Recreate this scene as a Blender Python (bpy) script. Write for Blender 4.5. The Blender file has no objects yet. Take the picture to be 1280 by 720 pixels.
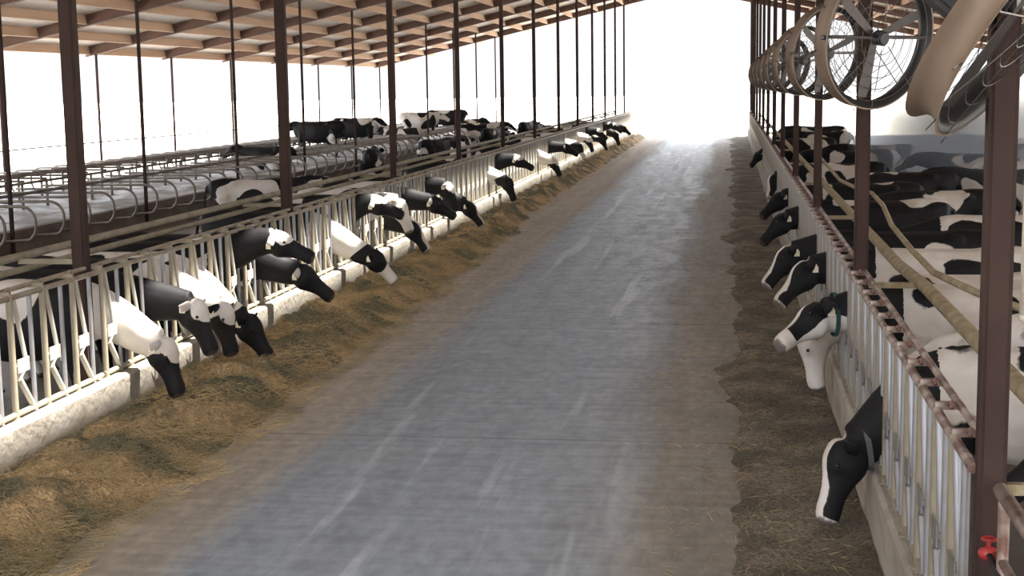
import bpy, bmesh, math, random
from mathutils import Vector, Matrix, noise
random.seed(4)
R = math.radians
C = bpy.context.scene.collection
V = Vector

# ---------------------------------------------------------------- measurements (metres)
CAM_H = 3.3
POST0, BAY = 6.596, 6.7037          # first post along the feed lane and the bay length
XL, XR = -6.28, 1.168                # feed-line posts, left and right
FL, FR = -6.12, 1.095                # headlock planes
XM, XE = -14.02, -21.17             # stall-row posts, eave posts
XRE = 16.1                          # right eave
Y0, Y1 = -7.0, 90.4                 # roof from behind the camera to its far gable
SL = 0.2245
def zl(x): return 4.88 + SL*(x-XE)              # left roof underside
def zr(x): return 4.88 + SL*(XRE-x)             # right roof underside
RA, RB = -2.62, -2.17                           # the open ridge slot

# ---------------------------------------------------------------- materials
MATS = {}
def mat(name, col=(.5,.5,.5), rough=.6, metal=0., col2=None, nscale=3., stretch=(1,1,1), lo=.4, hi=.6,
        detail=4, bump=0., bscale=20., bstretch=(1,1,1), spec=.5):
    m = bpy.data.materials.new(name); m.use_nodes = True
    nt = m.node_tree; b = nt.nodes['Principled BSDF']; L = nt.links.new
    b.inputs['Roughness'].default_value = rough; b.inputs['Metallic'].default_value = metal
    b.inputs['Specular IOR Level'].default_value = spec
    b.inputs['Base Color'].default_value = (*col, 1)
    tc = nt.nodes.new('ShaderNodeTexCoord')
    if col2 is not None:
        mp = nt.nodes.new('ShaderNodeMapping'); mp.inputs['Scale'].default_value = stretch
        L(tc.outputs['Object'], mp.inputs[0])
        n = nt.nodes.new('ShaderNodeTexNoise'); n.inputs['Scale'].default_value = nscale
        n.inputs['Detail'].default_value = detail
        L(mp.outputs[0], n.inputs[0])
        r = nt.nodes.new('ShaderNodeValToRGB'); r.color_ramp.elements[0].position = lo
        r.color_ramp.elements[1].position = hi
        r.color_ramp.elements[0].color = (*col, 1); r.color_ramp.elements[1].color = (*col2, 1)
        L(n.outputs['Fac'], r.inputs[0]); L(r.outputs[0], b.inputs['Base Color'])
    if bump:
        mp = nt.nodes.new('ShaderNodeMapping'); mp.inputs['Scale'].default_value = bstretch
        L(tc.outputs['Object'], mp.inputs[0])
        n = nt.nodes.new('ShaderNodeTexNoise'); n.inputs['Scale'].default_value = bscale
        n.inputs['Detail'].default_value = 5
        L(mp.outputs[0], n.inputs[0])
        bp = nt.nodes.new('ShaderNodeBump'); bp.inputs['Strength'].default_value = bump
        bp.inputs['Distance'].default_value = .05
        L(n.outputs['Fac'], bp.inputs['Height']); L(bp.outputs[0], b.inputs['Normal'])
    MATS[name] = m
    return m
M_post = mat('rusty_brown_paint', (.034,.020,.017), .75, 0, (.062,.038,.032), 2.5, (1,1,.6), .35, .75, spec=.2)
M_postg = mat('weathered_grey_steel', (.20,.18,.165), .5, .3, (.12,.08,.065), 2.5, (1,1,.5), .4, .7)
M_galv = mat('galvanised_tube', (.33,.34,.37), .4, .5, (.27,.23,.18), 2.2, (1,1,1.6), .45, .75)
M_cream = mat('dusty_galvanised_tube', (.30,.265,.195), .5, .1, (.21,.175,.12), 3, (1,1,1.4), .4, .8)
M_arm = mat('sunlit_galvanised_arm', (.48,.46,.40), .5, .1, (.34,.30,.23), 3, (1,1,1.4), .4, .8)  # left arms only: sunlight on them put into a paler base colour
M_rail = mat('worn_rail', (.34,.30,.23), .45, .3, (.20,.14,.10), 4, (1,1,1), .45, .75)
M_rustrail = mat('rusty_rail', (.46,.40,.36), .4, .3, (.17,.095,.075), 5, (1,1,1), .40, .58)
M_beam = mat('dust_caked_beam', (.42,.36,.24), .8, 0, (.27,.22,.13), 6, (1,1,1), .4, .7, bump=.6, bscale=25)
M_beaml = mat('dusty_grey_beam', (.31,.28,.21), .7, .1, (.21,.18,.13), 4, (1,1,1), .4, .7)
M_loop = mat('stall_pipe', (.17,.15,.13), .5, .35, (.27,.24,.2), 4, (1,1,1), .4, .7)
M_curb = mat('curb_concrete', (.38,.35,.30), .85, 0, (.26,.23,.19), 1.8, (1,1,2), .4, .7, bump=.5, bscale=12)
M_fan = mat('fan_shroud_tan', (.21,.155,.115), .55, 0, (.165,.12,.088), 3, (1,1,1), .4, .7)
M_dark = mat('black_rubber_and_shade', (.012,.012,.014), .5)
M_cage = mat('fan_wire', (.10,.09,.09), .45, .6)
M_rafter = mat('rafter_steel', (.14,.075,.055), .7, 0, (.10,.055,.04), 2, (1,1,1), .4, .7)
M_purlin = mat('purlin_wood', (.60,.43,.31), .75, 0, (.50,.34,.24), 1.2, (3,.3,3), .35, .7)
M_pipew = mat('white_pipe', (.72,.68,.58), .5, 0, (.5,.42,.33), 3)
M_red = mat('red_valve_paint', (.35,.03,.03), .5)
M_tag = mat('ear_tag_plastic', (.82,.78,.6), .5)
M_collar = mat('collar_webbing', (.10,.10,.11), .8)
M_collarg = mat('green_collar_webbing', (.02,.07,.06), .8)
M_eye = mat('cow_eye', (.01,.008,.006), .12)
M_sand = mat('bedding_sand', (.56,.58,.60), .6, 0, (.20,.19,.18), 1.3, (1,.5,1), .42, .58, bump=1., bscale=1.5)
M_bedcurb = mat('stall_curb', (.13,.105,.09), .85, 0, (.18,.15,.125), 1.5)
M_alley = mat('cow_alley_floor', (.16,.14,.12), .45, 0, (.10,.085,.07), .8, (1,.4,1), .4, .65, bump=.3, bscale=4)
M_out = mat('dry_yard_dirt', (.46,.43,.38), 1, 0, (.42,.40,.36), .15, spec=0)

def deck_material():
    m = mat('corrugated_roof_sheet', (.66,.58,.50), .5, .05, (.60,.50,.41), .5, (1,1,1), .4, .7)
    nt = m.node_tree; b = nt.nodes['Principled BSDF']; L = nt.links.new
    tc = nt.nodes.new('ShaderNodeTexCoord'); w = nt.nodes.new('ShaderNodeTexWave')
    w.bands_direction = 'Y'; w.inputs['Scale'].default_value = 3.2
    bp = nt.nodes.new('ShaderNodeBump'); bp.inputs['Strength'].default_value = .6; bp.inputs['Distance'].default_value = .03
    L(tc.outputs['Object'], w.inputs[0]); L(w.outputs['Fac'], bp.inputs['Height']); L(bp.outputs[0], b.inputs['Normal'])
    return m
M_deck = deck_material()

def cow_material():
    m = bpy.data.materials.new('holstein_coat'); m.use_nodes = True
    nt = m.node_tree; b = nt.nodes['Principled BSDF']; L = nt.links.new
    b.inputs['Roughness'].default_value = .62; b.inputs['Specular IOR Level'].default_value = .22
    a = nt.nodes.new('ShaderNodeAttribute'); a.attribute_name = 'coat'
    tc = nt.nodes.new('ShaderNodeTexCoord')
    n = nt.nodes.new('ShaderNodeTexNoise'); n.inputs['Scale'].default_value = 14; n.inputs['Detail'].default_value = 5
    L(tc.outputs['Object'], n.inputs[0])
    s = nt.nodes.new('ShaderNodeMath'); s.operation = 'MULTIPLY_ADD'; s.inputs[1].default_value = .22
    L(n.outputs['Fac'], s.inputs[0]); L(a.outputs['Fac'], s.inputs[2])
    r = nt.nodes.new('ShaderNodeValToRGB'); r.color_ramp.elements[0].position = .58; r.color_ramp.elements[1].position = .64
    r.color_ramp.elements[0].color = (.010,.010,.012,1); r.color_ramp.elements[1].color = (.70,.67,.64,1)
    L(s.outputs[0], r.inputs[0])
    # grime on the white hair and grey hooves / nose leather
    a2 = nt.nodes.new('ShaderNodeAttribute'); a2.attribute_name = 'skin'
    mx = nt.nodes.new('ShaderNodeMixRGB'); mx.inputs[2].default_value = (.10,.075,.07,1)
    L(a2.outputs['Fac'], mx.inputs[0]); L(r.outputs[0], mx.inputs[1])
    n2 = nt.nodes.new('ShaderNodeTexNoise'); n2.inputs['Scale'].default_value = 2.2; n2.inputs['Detail'].default_value = 3
    L(tc.outputs['Object'], n2.inputs[0])
    r2 = nt.nodes.new('ShaderNodeValToRGB'); r2.color_ramp.elements[0].position = .35; r2.color_ramp.elements[1].position = .6
    r2.color_ramp.elements[0].color = (.80,.76,.70,1); r2.color_ramp.elements[1].color = (1,1,1,1)
    L(n2.outputs['Fac'], r2.inputs[0])
    mu = nt.nodes.new('ShaderNodeMixRGB'); mu.blend_type = 'MULTIPLY'; mu.inputs[0].default_value = 1
    L(mx.outputs[0], mu.inputs[1]); L(r2.outputs[0], mu.inputs[2])
    L(mu.outputs[0], b.inputs['Base Color'])
    return m
M_cow = cow_material()

def lane_material():
    m = bpy.data.materials.new('feed_lane_concrete'); m.use_nodes = True
    nt = m.node_tree; b = nt.nodes['Principled BSDF']; L = nt.links.new; N = nt.nodes.new
    tc = N('ShaderNodeTexCoord')
    def nz(scale, stretch, detail=5):
        mp = N('ShaderNodeMapping'); mp.inputs['Scale'].default_value = stretch
        n = N('ShaderNodeTexNoise'); n.inputs['Scale'].default_value = scale; n.inputs['Detail'].default_value = detail
        L(tc.outputs['Object'], mp.inputs[0]); L(mp.outputs[0], n.inputs[0]); return n.outputs['Fac']
    def ramp(src, stops):
        r = N('ShaderNodeValToRGB'); e = r.color_ramp.elements
        while len(e) < len(stops): e.new(.5)
        for k, (p, c) in enumerate(stops): e[k].position = p; e[k].color = (*c, 1) if len(c) == 3 else c
        L(src, r.inputs[0]); return r.outputs[0]
    def math_(op, a, b_=None, c=None):
        k = N('ShaderNodeMath'); k.operation = op
        for i, v in enumerate((a, b_, c)):
            if v is None: continue
            if isinstance(v, (int, float)): k.inputs[i].default_value = v
            else: L(v, k.inputs[i])
        return k.outputs[0]
    sx = N('ShaderNodeSeparateXYZ'); L(tc.outputs['Object'], sx.inputs[0])
    wob = nz(.7, (1,.25,1), 6)
    x = math_('ADD', sx.outputs['X'], math_('MULTIPLY_ADD', wob, 1.0, -.5))
    # across the lane: feed dust | grey brushed concrete | tracked dirt
    t = math_('MULTIPLY_ADD', x, 1/7.3, 6.1/7.3)       # 0 at the left curb, 1 at the right curb
    base = ramp(t, [(0,(.33,.26,.17)), (.20,(.36,.315,.25)), (.30,(.33,.305,.27)), (.35,(.275,.325,.375)),
                    (.62,(.29,.34,.39)), (.70,(.29,.32,.34)), (.75,(.29,.275,.245)), (.87,(.23,.21,.175)), (1,(.165,.145,.11))])
    streak = ramp(nz(3.2, (1,.05,1), 5), [(.3,(.88,.88,.88)), (.7,(1.10,1.10,1.10))])
    fine = ramp(nz(9, (1,.5,1), 8), [(.35,(.86,.86,.86)), (.65,(1.12,1.12,1.12))])
    cross = ramp(nz(2.2, (.25,4.,1), 4), [(.35,(.90,.90,.90)), (.65,(1.09,1.09,1.09))])
    def mul(a, c):
        k = N('ShaderNodeMixRGB'); k.blend_type = 'MULTIPLY'; k.inputs[0].default_value = 1; L(a, k.inputs[1]); L(c, k.inputs[2]); return k.outputs[0]
    col = mul(mul(mul(base, streak), fine), cross)
    # expansion joints every 6.7 m
    jy = math_('ABSOLUTE', math_('SUBTRACT', math_('FRACT', math_('DIVIDE', math_('ADD', sx.outputs['Y'], -13.2+6.7*20), 6.7)), .5))
    jj = ramp(jy, [(0,(1,1,1)), (.4960,(1,1,1)), (.4985,(.60,.58,.56)), (1,(.60,.58,.56))])
    col = mul(col, jj)
    # pale scuffed tyre tracks
    sc = ramp(nz(1.5, (1.8,.10,1), 9), [(.59,(0,0,0)), (.66,(1,1,1))])
    k = N('ShaderNodeMixRGB'); k.blend_type = 'ADD'; k.inputs[2].default_value = (.13,.145,.155,1)
    band = ramp(t, [(.34,(0,0,0)), (.40,(1,1,1)), (.68,(1,1,1)), (.74,(0,0,0))])
    kk = N('ShaderNodeMixRGB'); kk.blend_type = 'MULTIPLY'; kk.inputs[0].default_value = 1; L(sc, kk.inputs[1]); L(band, kk.inputs[2])
    L(kk.outputs[0], k.inputs[0]); L(col, k.inputs[1]); L(k.outputs[0], b.inputs['Base Color'])
    ro = ramp(t, [(.28,(.8,.8,.8)), (.37,(.56,.56,.56)), (.68,(.56,.56,.56)), (.75,(.8,.8,.8))])
    kr = N('ShaderNodeMixRGB'); kr.blend_type = 'MULTIPLY'; kr.inputs[0].default_value = 1
    L(ro, kr.inputs[1]); L(ramp(nz(2.4, (1.3,.55,1), 8), [(.42,(.84,.84,.84)), (.60,(1.1,1.1,1.1))]), kr.inputs[2])
    L(kr.outputs[0], b.inputs['Roughness'])
    bp = N('ShaderNodeBump'); bp.inputs['Strength'].default_value = .35; bp.inputs['Distance'].default_value = .02
    L(nz(18, (1,.6,1), 6), bp.inputs['Height']); L(bp.outputs[0], b.inputs['Normal'])
    return m
M_lane = lane_material()

def hay_material(name, c1, c2, c3):
    m = bpy.data.materials.new(name); m.use_nodes = True
    nt = m.node_tree; b = nt.nodes['Principled BSDF']; L = nt.links.new; N = nt.nodes.new
    b.inputs['Roughness'].default_value = .9
    tc = N('ShaderNodeTexCoord')
    n1 = N('ShaderNodeTexNoise'); n1.inputs['Scale'].default_value = 1.3; n1.inputs['Detail'].default_value = 6
    n2 = N('ShaderNodeTexNoise'); n2.inputs['Scale'].default_value = 22; n2.inputs['Detail'].default_value = 8; n2.inputs['Distortion'].default_value = 1.5
    L(tc.outputs['Object'], n1.inputs[0]); L(tc.outputs['Object'], n2.inputs[0])
    r = N('ShaderNodeValToRGB'); e = r.color_ramp.elements; e.new(.5)
    for i, (p, c) in enumerate(((.42, c1), (.51, c2), (.60, c3))): e[i].position = p; e[i].color = (*c, 1)
    L(n1.outputs['Fac'], r.inputs[0])
    r2 = N('ShaderNodeValToRGB'); r2.color_ramp.elements[0].position = .35; r2.color_ramp.elements[1].position = .68
    r2.color_ramp.elements[0].color = (.45,.45,.42,1); r2.color_ramp.elements[1].color = (1.45,1.38,1.25,1)
    L(n2.outputs['Fac'], r2.inputs[0])
    k = N('ShaderNodeMixRGB'); k.blend_type = 'MULTIPLY'; k.inputs[0].default_value = 1
    L(r.outputs[0], k.inputs[1]); L(r2.outputs[0], k.inputs[2]); L(k.outputs[0], b.inputs['Base Color'])
    bp = N('ShaderNodeBump'); bp.inputs['Strength'].default_value = 1; bp.inputs['Distance'].default_value = .04
    L(n2.outputs['Fac'], bp.inputs['Height']); L(bp.outputs[0], b.inputs['Normal'])
    return m
M_hay = hay_material('loose_hay', (.15,.145,.09), (.33,.25,.14), (.52,.385,.22))
M_feedr = hay_material('trampled_feed', (.12,.108,.08), (.16,.14,.105), (.23,.205,.16))
M_straw = mat('straw_stem', (.52,.39,.20), .8, 0, (.22,.19,.10), 1.1)

# ---------------------------------------------------------------- mesh helper
class MB:
    def __init__(s): s.v, s.f = [], []
    def add(s, vs, fs):
        n = len(s.v); s.v += [tuple(v) for v in vs]; s.f += [tuple(i+n for i in f) for f in fs]; return s
    def box(s, x0, x1, y0, y1, z0, z1):
        return s.add([(x,y,z) for x in (x0,x1) for y in (y0,y1) for z in (z0,z1)],
                     [(0,1,3,2),(4,6,7,5),(0,4,5,1),(2,3,7,6),(0,2,6,4),(1,5,7,3)])
    def tube(s, pts, r, n=8, cap=True):
        pts = [V(p) for p in pts]; rs = r if isinstance(r, (list, tuple)) else [r]*len(pts)
        rings = []; up = None
        for i, p in enumerate(pts):
            d = (pts[min(i+1, len(pts)-1)] - pts[max(i-1, 0)]).normalized()
            if up is None: up = V((0,0,1)) if abs(d.z) < .9 else V((1,0,0))
            u = (up - d*up.dot(d)).normalized(); w = d.cross(u); up = u
            rings.append([p + (u*math.cos(a) + w*math.sin(a))*rs[i] for a in [2*math.pi*k/n for k in range(n)]])
        vs = [v for g in rings for v in g]; fs = []
        for i in range(len(pts)-1):
            for k in range(n):
                a, b = i*n+k, i*n+(k+1) % n
                fs.append((a, b, b+n, a+n))
        if cap: fs += [tuple(range(n-1, -1, -1)), tuple(range((len(pts)-1)*n, len(pts)*n))]
        return s.add(vs, fs)
    def beam(s, a, b, w, h):                     # rectangular bar from a to b
        a, b = V(a), V(b); d = (b-a).normalized(); up = V((0,0,1)) if abs(d.z) < .95 else V((1,0,0))
        sx = d.cross(up).normalized(); sz = sx.cross(d)
        vs = [p + sx*i*w/2 + sz*j*h/2 for p in (a, b) for i, j in ((-1,-1),(1,-1),(1,1),(-1,1))]
        return s.add(vs, [(0,3,2,1),(4,5,6,7),(0,1,5,4),(1,2,6,5),(2,3,7,6),(3,0,4,7)])
    def loft(s, rings):                          # closed loft; rings = lists of points
        n = len(rings[0]); vs = [v for g in rings for v in g]; fs = []
        for i in range(len(rings)-1):
            for k in range(n):
                a, b = i*n+k, i*n+(k+1) % n
                fs.append((a, b, b+n, a+n))
        c0 = sum((V(v) for v in rings[0]), V())/n; c1 = sum((V(v) for v in rings[-1]), V())/n
        m = len(vs); vs = vs + [c0, c1]; q = (len(rings)-1)*n
        for k in range(n):
            fs.append(((k+1) % n, k, m)); fs.append((q+k, q+(k+1) % n, m+1))
        return s.add(vs, fs)
    def ball(s, c, r, n=10, axes=None):
        c = V(c); rx, ry, rz = (r, r, r) if isinstance(r, (int, float)) else r
        ax = axes or (V((1,0,0)), V((0,1,0)), V((0,0,1)))
        rings = []
        for i in range(1, n):
            t = math.pi*i/n
            rings.append([c + ax[0]*rx*math.cos(t) + (ax[1]*ry*math.cos(p) + ax[2]*rz*math.sin(p))*math.sin(t)
                          for p in [2*math.pi*k/n for k in range(n)]])
        return s.loft(rings)
    def mesh(s, name):
        me = bpy.data.meshes.new(name); me.from_pydata(s.v, [], s.f); me.update()
        bm = bmesh.new(); bm.from_mesh(me); bmesh.ops.recalc_face_normals(bm, faces=bm.faces); bm.to_mesh(me); bm.free()
        return me
    def build(s, name, m, parent=None, smooth=False):
        me = s.mesh(name); me.materials.append(m)
        if smooth: me.polygons.foreach_set('use_smooth', [True]*len(me.polygons))
        o = bpy.data.objects.new(name, me); C.objects.link(o)
        if parent is not None: o.parent = parent
        return o
def autosmooth(o, ang=40):
    me = o.data; bm = bmesh.new(); bm.from_mesh(me)
    for f in bm.faces: f.smooth = True
    for e in bm.edges:
        if len(e.link_faces) == 2 and e.calc_face_angle(0) > R(ang): e.smooth = False
    bm.to_mesh(me); bm.free(); return o
def tag(o, label=None, cat=None, group=None, kind=None):
    if label: o['label'] = label
    if cat: o['category'] = cat
    if group: o['group'] = group
    if kind: o['kind'] = kind
    return o
def empty(name, loc=(0,0,0), rz=0.):
    o = bpy.data.objects.new(name, None); C.objects.link(o); o.location = loc; o.rotation_euler = (0,0,rz)
    o.empty_display_size = .2; return o
def copy_tree(o, parent=None):
    c = o.copy(); C.objects.link(c)
    if parent is not None: c.parent = parent
    for ch in [k for k in bpy.data.objects if k.parent == o]: copy_tree(ch, c)
    return c
def copy_thing(o, kids):
    c = o.copy(); C.objects.link(c)
    for k in kids:
        d = k.copy(); C.objects.link(d); d.parent = c
    return c
ORD = ['nearest','second','third','fourth','fifth','sixth','seventh','eighth','ninth','tenth','eleventh','twelfth','thirteenth','fourteenth']

# ---------------------------------------------------------------- cows
def ring(c, u, w, ru, rw, n=16, p=2.0):
    out = []
    for k in range(n):
        a = 2*math.pi*k/n; ca, sa = math.cos(a), math.sin(a)
        out.append(c + u*ru*math.copysign(abs(ca)**(2/p), ca) + w*rw*math.copysign(abs(sa)**(2/p), sa))
    return out
def remeshed(mb, vox, it=3):
    me = mb.mesh('tmp'); o = bpy.data.objects.new('tmp', me); C.objects.link(o)
    r = o.modifiers.new('r', 'REMESH'); r.mode = 'VOXEL'; r.voxel_size = vox
    s = o.modifiers.new('s', 'SMOOTH'); s.factor = .5; s.iterations = it
    dg = bpy.context.evaluated_depsgraph_get(); dg.update()
    out = bpy.data.meshes.new_from_object(o.evaluated_get(dg))
    bpy.data.objects.remove(o); bpy.data.meshes.remove(me)
    return out
def bez(a, b, c, d, t):
    return a*(1-t)**3 + b*3*t*(1-t)**2 + c*3*t*t*(1-t) + d*t**3
def make_cow(P, Mz, fwd, label, coat, seed=0, vox=.024, lie=False, tags=True, collar=None, group=None,
             back=None, heading=None, floor=0.):
    """P poll and Mz muzzle in world; fwd = +1 faces +X, -1 faces -X (or heading angle)."""
    P, Mz = V(P), V(Mz); HL = .59
    Mz = P + (Mz-P).normalized()*HL
    h = heading if heading is not None else (0 if fwd > 0 else math.pi)
    fv = V((math.cos(h), math.sin(h), 0))
    zb = 1.13 - (.62 if lie else 0)
    dz = P.z - zb
    reach = math.sqrt(max(.80**2 - dz*dz, .30**2))
    org = V((P.x, P.y, floor)) - fv*(reach+.12)
    if back is not None:
        over = (org.x - back)*fwd
        if over > 0: org.x = back
    inv = Matrix.Rotation(-h, 4, 'Z')
    def loc(w): return inv @ (V(w) - org)
    p, mz = loc(P), loc(Mz)
    a = (mz-p).normalized()
    ref = V((.72,0,.70)); nrm = (ref - a*ref.dot(a)).normalized(); lat = a.cross(nrm)
    rnd = random.Random(seed*7+3); girth = rnd.uniform(.95, 1.06)
    D = -.62 if lie else 0
    mb = MB(); ez, ey = V((0,0,1)), V((0,1,0))
    st = [(-1.66,1.24,.10,.08),(-1.60,1.20,.21,.19),(-1.42,1.13,.32,.26),(-1.18,1.07,.385,.285),(-.90,1.00,.42,.35),
          (-.60,.98,.44,.38),(-.32,1.00,.42,.33),(-.05,1.04,.39,.27),(.12,1.06,.34,.24),(.26,1.06,.25,.19),(.34,1.06,.14,.12)]
    mb.loft([ring(V((x,0,z+D)), ez, ey, hh, hw*girth, 18, 2.3) for x, z, hh, hw in st])
    for s in (-1, 1):                                       # hook and pin bones
        mb.ball((-1.12,s*.215,1.33+D), (.10,.07,.08), 8); mb.ball((-1.54,s*.13,1.27+D), (.08,.06,.07), 8)
        mb.ball((-.06,s*.13,1.14+D), (.17,.13,.26), 8)
    # neck
    B = V((.02,0,1.12+D)); E = p - nrm*.075 + a*.02
    d = (E-B).length
    c1 = B + V((.42,0,.16 if p.z > zb else -.02))*d; c2 = E - (a*.25 + V((.5,0,.12)))*d*.4
    rings = []
    for k in range(9):
        t = k/8; q = bez(B, c1, c2, E, t); q2 = bez(B, c1, c2, E, min(t+.02, 1.0)); q1 = bez(B, c1, c2, E, max(t-.02, 0))
        tt = (q2-q1).normalized(); u = (ez - tt*ez.dot(tt))
        if u.length < .2: u = V((1,0,0)) - tt*tt.x
        u.normalize(); w = tt.cross(u)
        hh = .31*(1-t)**1.3 + .165*(1-(1-t)**1.3); hw = .19*(1-t) + .12*t
        rings.append(ring(q, u, w, hh, hw, 16))
    mb.loft(rings)
    # head
    hs = [(-.05,-.05,.075,.065),(.02,-.045,.11,.095),(.10,-.055,.125,.105),(.20,-.065,.14,.115),(.30,-.068,.135,.108),
          (.42,-.062,.11,.082),(.55,-.055,.09,.066),(.68,-.05,.078,.064),(.82,-.05,.078,.075),(.93,-.055,.074,.078),(1.0,-.06,.05,.055)]
    mb.loft([ring(p + a*HL*t + nrm*(o-.012), nrm, lat, rn*1.20, rs*1.22, 16, 2.3) for t, o, rn, rs in hs])
    mb.ball(p + a*.02, (.05,.05,.045), 8)
    for s in (-1, 1):
        mb.ball(p + a*.175 + lat*.105*s - nrm*.0, (.05,.03,.035), 8, (a, lat, nrm))
    # legs
    for s in (-1, 1):
        if not lie:
            mb.tube([(.0,s*.14,.98),(.02,s*.165,.72),(.05,s*.16,.44),(.06,s*.16,.38),(.05,s*.16,.16),(.07,s*.16,.10),(.10,s*.16,.0)],
                    [.15,.10,.062,.056,.042,.052,.062], 10)
            mb.tube([(-1.36,s*.15,1.05),(-1.30,s*.19,.82),(-1.24,s*.185,.70),(-1.44,s*.165,.50),(-1.47,s*.16,.44),(-1.43,s*.16,.18),(-1.40,s*.16,.10),(-1.36,s*.16,.0)],
                    [.22,.16,.12,.068,.062,.042,.052,.062], 10)
        else:
            mb.tube([(.0,s*.15,.36),(.26,s*.20,.14),(.30,s*.20,.09),(.0,s*.22,.06),(-.06,s*.22,.05)], [.13,.08,.06,.045,.05], 10)
            mb.tube([(-1.30,s*.16,.36),(-.98,s*.33,.20),(-.92,s*.36,.14),(-1.25,s*.40,.07),(-1.0,s*.42,.05)], [.2,.12,.08,.05,.05], 10)
    mb.ball((-1.14,0,.66+D) if not lie else (-1.2,.1,.2), (.24,.17,.17), 10)
    tz = 1.32+D; tp = [(-1.60,0,tz),(-1.72,0,tz-.06),(-1.76,0,tz-.30)] + ([(-1.75,.02,tz-.6),(-1.72,.02,tz-.85)] if not lie else [(-1.80,.05,tz-.55)])
    mb.tube(tp, [.05,.035,.026,.026,.05][:len(tp)], 8)
    me = remeshed(mb, vox)
    # ears are grown from the sides of the poll
    eb = MB(); eb.v = [tuple(v.co) for v in me.vertices]; eb.f = [tuple(q.vertices) for q in me.polygons]
    nb = len(eb.v)
    droop = rnd.uniform(-.15, .35)
    for s in (-1, 1):
        base = p + a*.035 + lat*s*.09 - nrm*.035
        ed = (lat*s - nrm*.18*droop - a*.18 + V((0,0,-.15*droop))).normalized()
        en = (nrm*.6 + a*.8); en = (en - ed*en.dot(ed)).normalized(); ew = ed.cross(en)
        rr = []
        for t, wd, th in ((0,.025,.02),(.2,.055,.02),(.45,.074,.014),(.7,.062,.012),(.9,.026,.009),(1,.006,.005)):
            rr.append(ring(base + ed*.215*t + en*(.02*math.sin(t*3)), ew, en, wd, th, 8))
        eb.loft(rr)
    bpy.data.meshes.remove(me)
    me = eb.mesh('cow'); me.materials.append(M_cow)
    me.polygons.foreach_set('use_smooth', [True]*len(me.polygons))
    # coat: 1 = white hair, 0 = black hair
    co, sk = me.attributes.new('coat', 'FLOAT', 'POINT'), me.attributes.new('skin', 'FLOAT', 'POINT')
    body, neck, face = coat.get('body', 0.), coat.get('neck', 0.), coat.get('face', 'blaze')
    sd = V((seed*3.7, seed*1.9, seed*5.3)); cv, sv = [], []
    for i, v in enumerate(me.vertices):
        q = v.co; r = q-p; t = r.dot(a)/HL; s_ = abs(r.dot(lat)); n_ = r.dot(nrm)
        nz = noise.noise(q*1.75 + sd)
        if i >= nb: f = coat.get('ears', 0.) - .1
        else:
            if q.x > .16 or r.length < .38:
                fb = .5 + (neck-.5)*1.3 + nz*.9
            else:
                fb = .5 + (body-.5)*1.5 + nz*2.4
                if q.z < .62+D*.3: fb += (.62-q.z)*2.2
                if coat.get('top') is not None: fb += coat['top']*max(0, q.z-(1.28+D))*7  # positive top whitens the back: rim light put into the coat colour
            wgt = min(max((t+.30)/.28, 0), 1) if (s_ < .3 and abs(n_) < .34 and t < 1.3) else 0.
            f = fb
            if wgt > 0:
                dist = (q - (p + a*.10 + nrm*.07)).length
                fine = noise.noise(q*5 + sd)*.35
                if face == 'white': g = 1
                elif face == 'black': g = -.5
                elif face == 'star': g = .5 + (.05 - math.hypot(s_, (t-.3)*HL))*6 if n_ > -.02 else 0
                elif face == 'half': g = .5 + (t-.45)*5 + (.03-s_)*5 + fine
                elif face == 'poll': g = .5 + max((.165-dist)*8, (neck-.5)*(.20-t)*7 if neck > .5 else -1) + fine
                elif face == 'mask': g = .5 + max((.05-s_)*12 if n_ > -.06 else -1, (t-.70)*6, (-n_-.11)*9) + fine
                else: g = .5 + max(((.056 + .03*abs(t-.4)) - s_)*14 if n_ > -.05 else -1, (t-.93)*8) + fine*.5
                f = fb*(1-wgt) + g*wgt
        cv.append(min(max(f, 0), 1)-.06)
        sk_ = 0.
        if not lie and q.z < .055: sk_ = 1.
        if t > .955 and s_ < .12 and abs(n_) < .16 and i < nb: sk_ = .8
        sv.append(sk_)
    co.data.foreach_set('value', cv); sk.data.foreach_set('value', sv)
    o = bpy.data.objects.new('cow', me); C.objects.link(o)
    o.location = org; o.rotation_euler = (0,0,h)
    tag(o, label, 'cow', group)
    if vox < .035:
        for s in (-1, 1):
            MB().ball(p + a*.175 + lat*s*.128 + nrm*.005, .018, 8).build('eye', M_eye, o, True)
    if tags:
        for s in (-1, 1):
            if tags != 2 and s == -1 and rnd.random() < .4: continue
            ed = (lat*s - a*.1).normalized(); c = p + lat*s*.205 + a*.0 - nrm*.06
            dn = V((0,0,-1)); sd_ = (ed*.35 + V((1,0,0))).normalized(); sd_ = (sd_ - dn*sd_.dot(dn)).normalized(); th = dn.cross(sd_)
            w, hgt = .034, .085
            b = MB(); vs = []
            for k in (-1, 1):
                for (x, z) in ((-.35,-.1),(.35,-.1),(1,.35),(1,1),(-1,1),(-1,.35)):
                    vs.append(c + sd_*x*w + dn*z*hgt + th*k*.004)
            b.add(vs, [(0,1,2,3,4,5),(11,10,9,8,7,6)] + [(k, (k+1) % 6, (k+1) % 6+6, k+6) for k in range(6)])
            b.build('ear_tag', M_tag, o)
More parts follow.
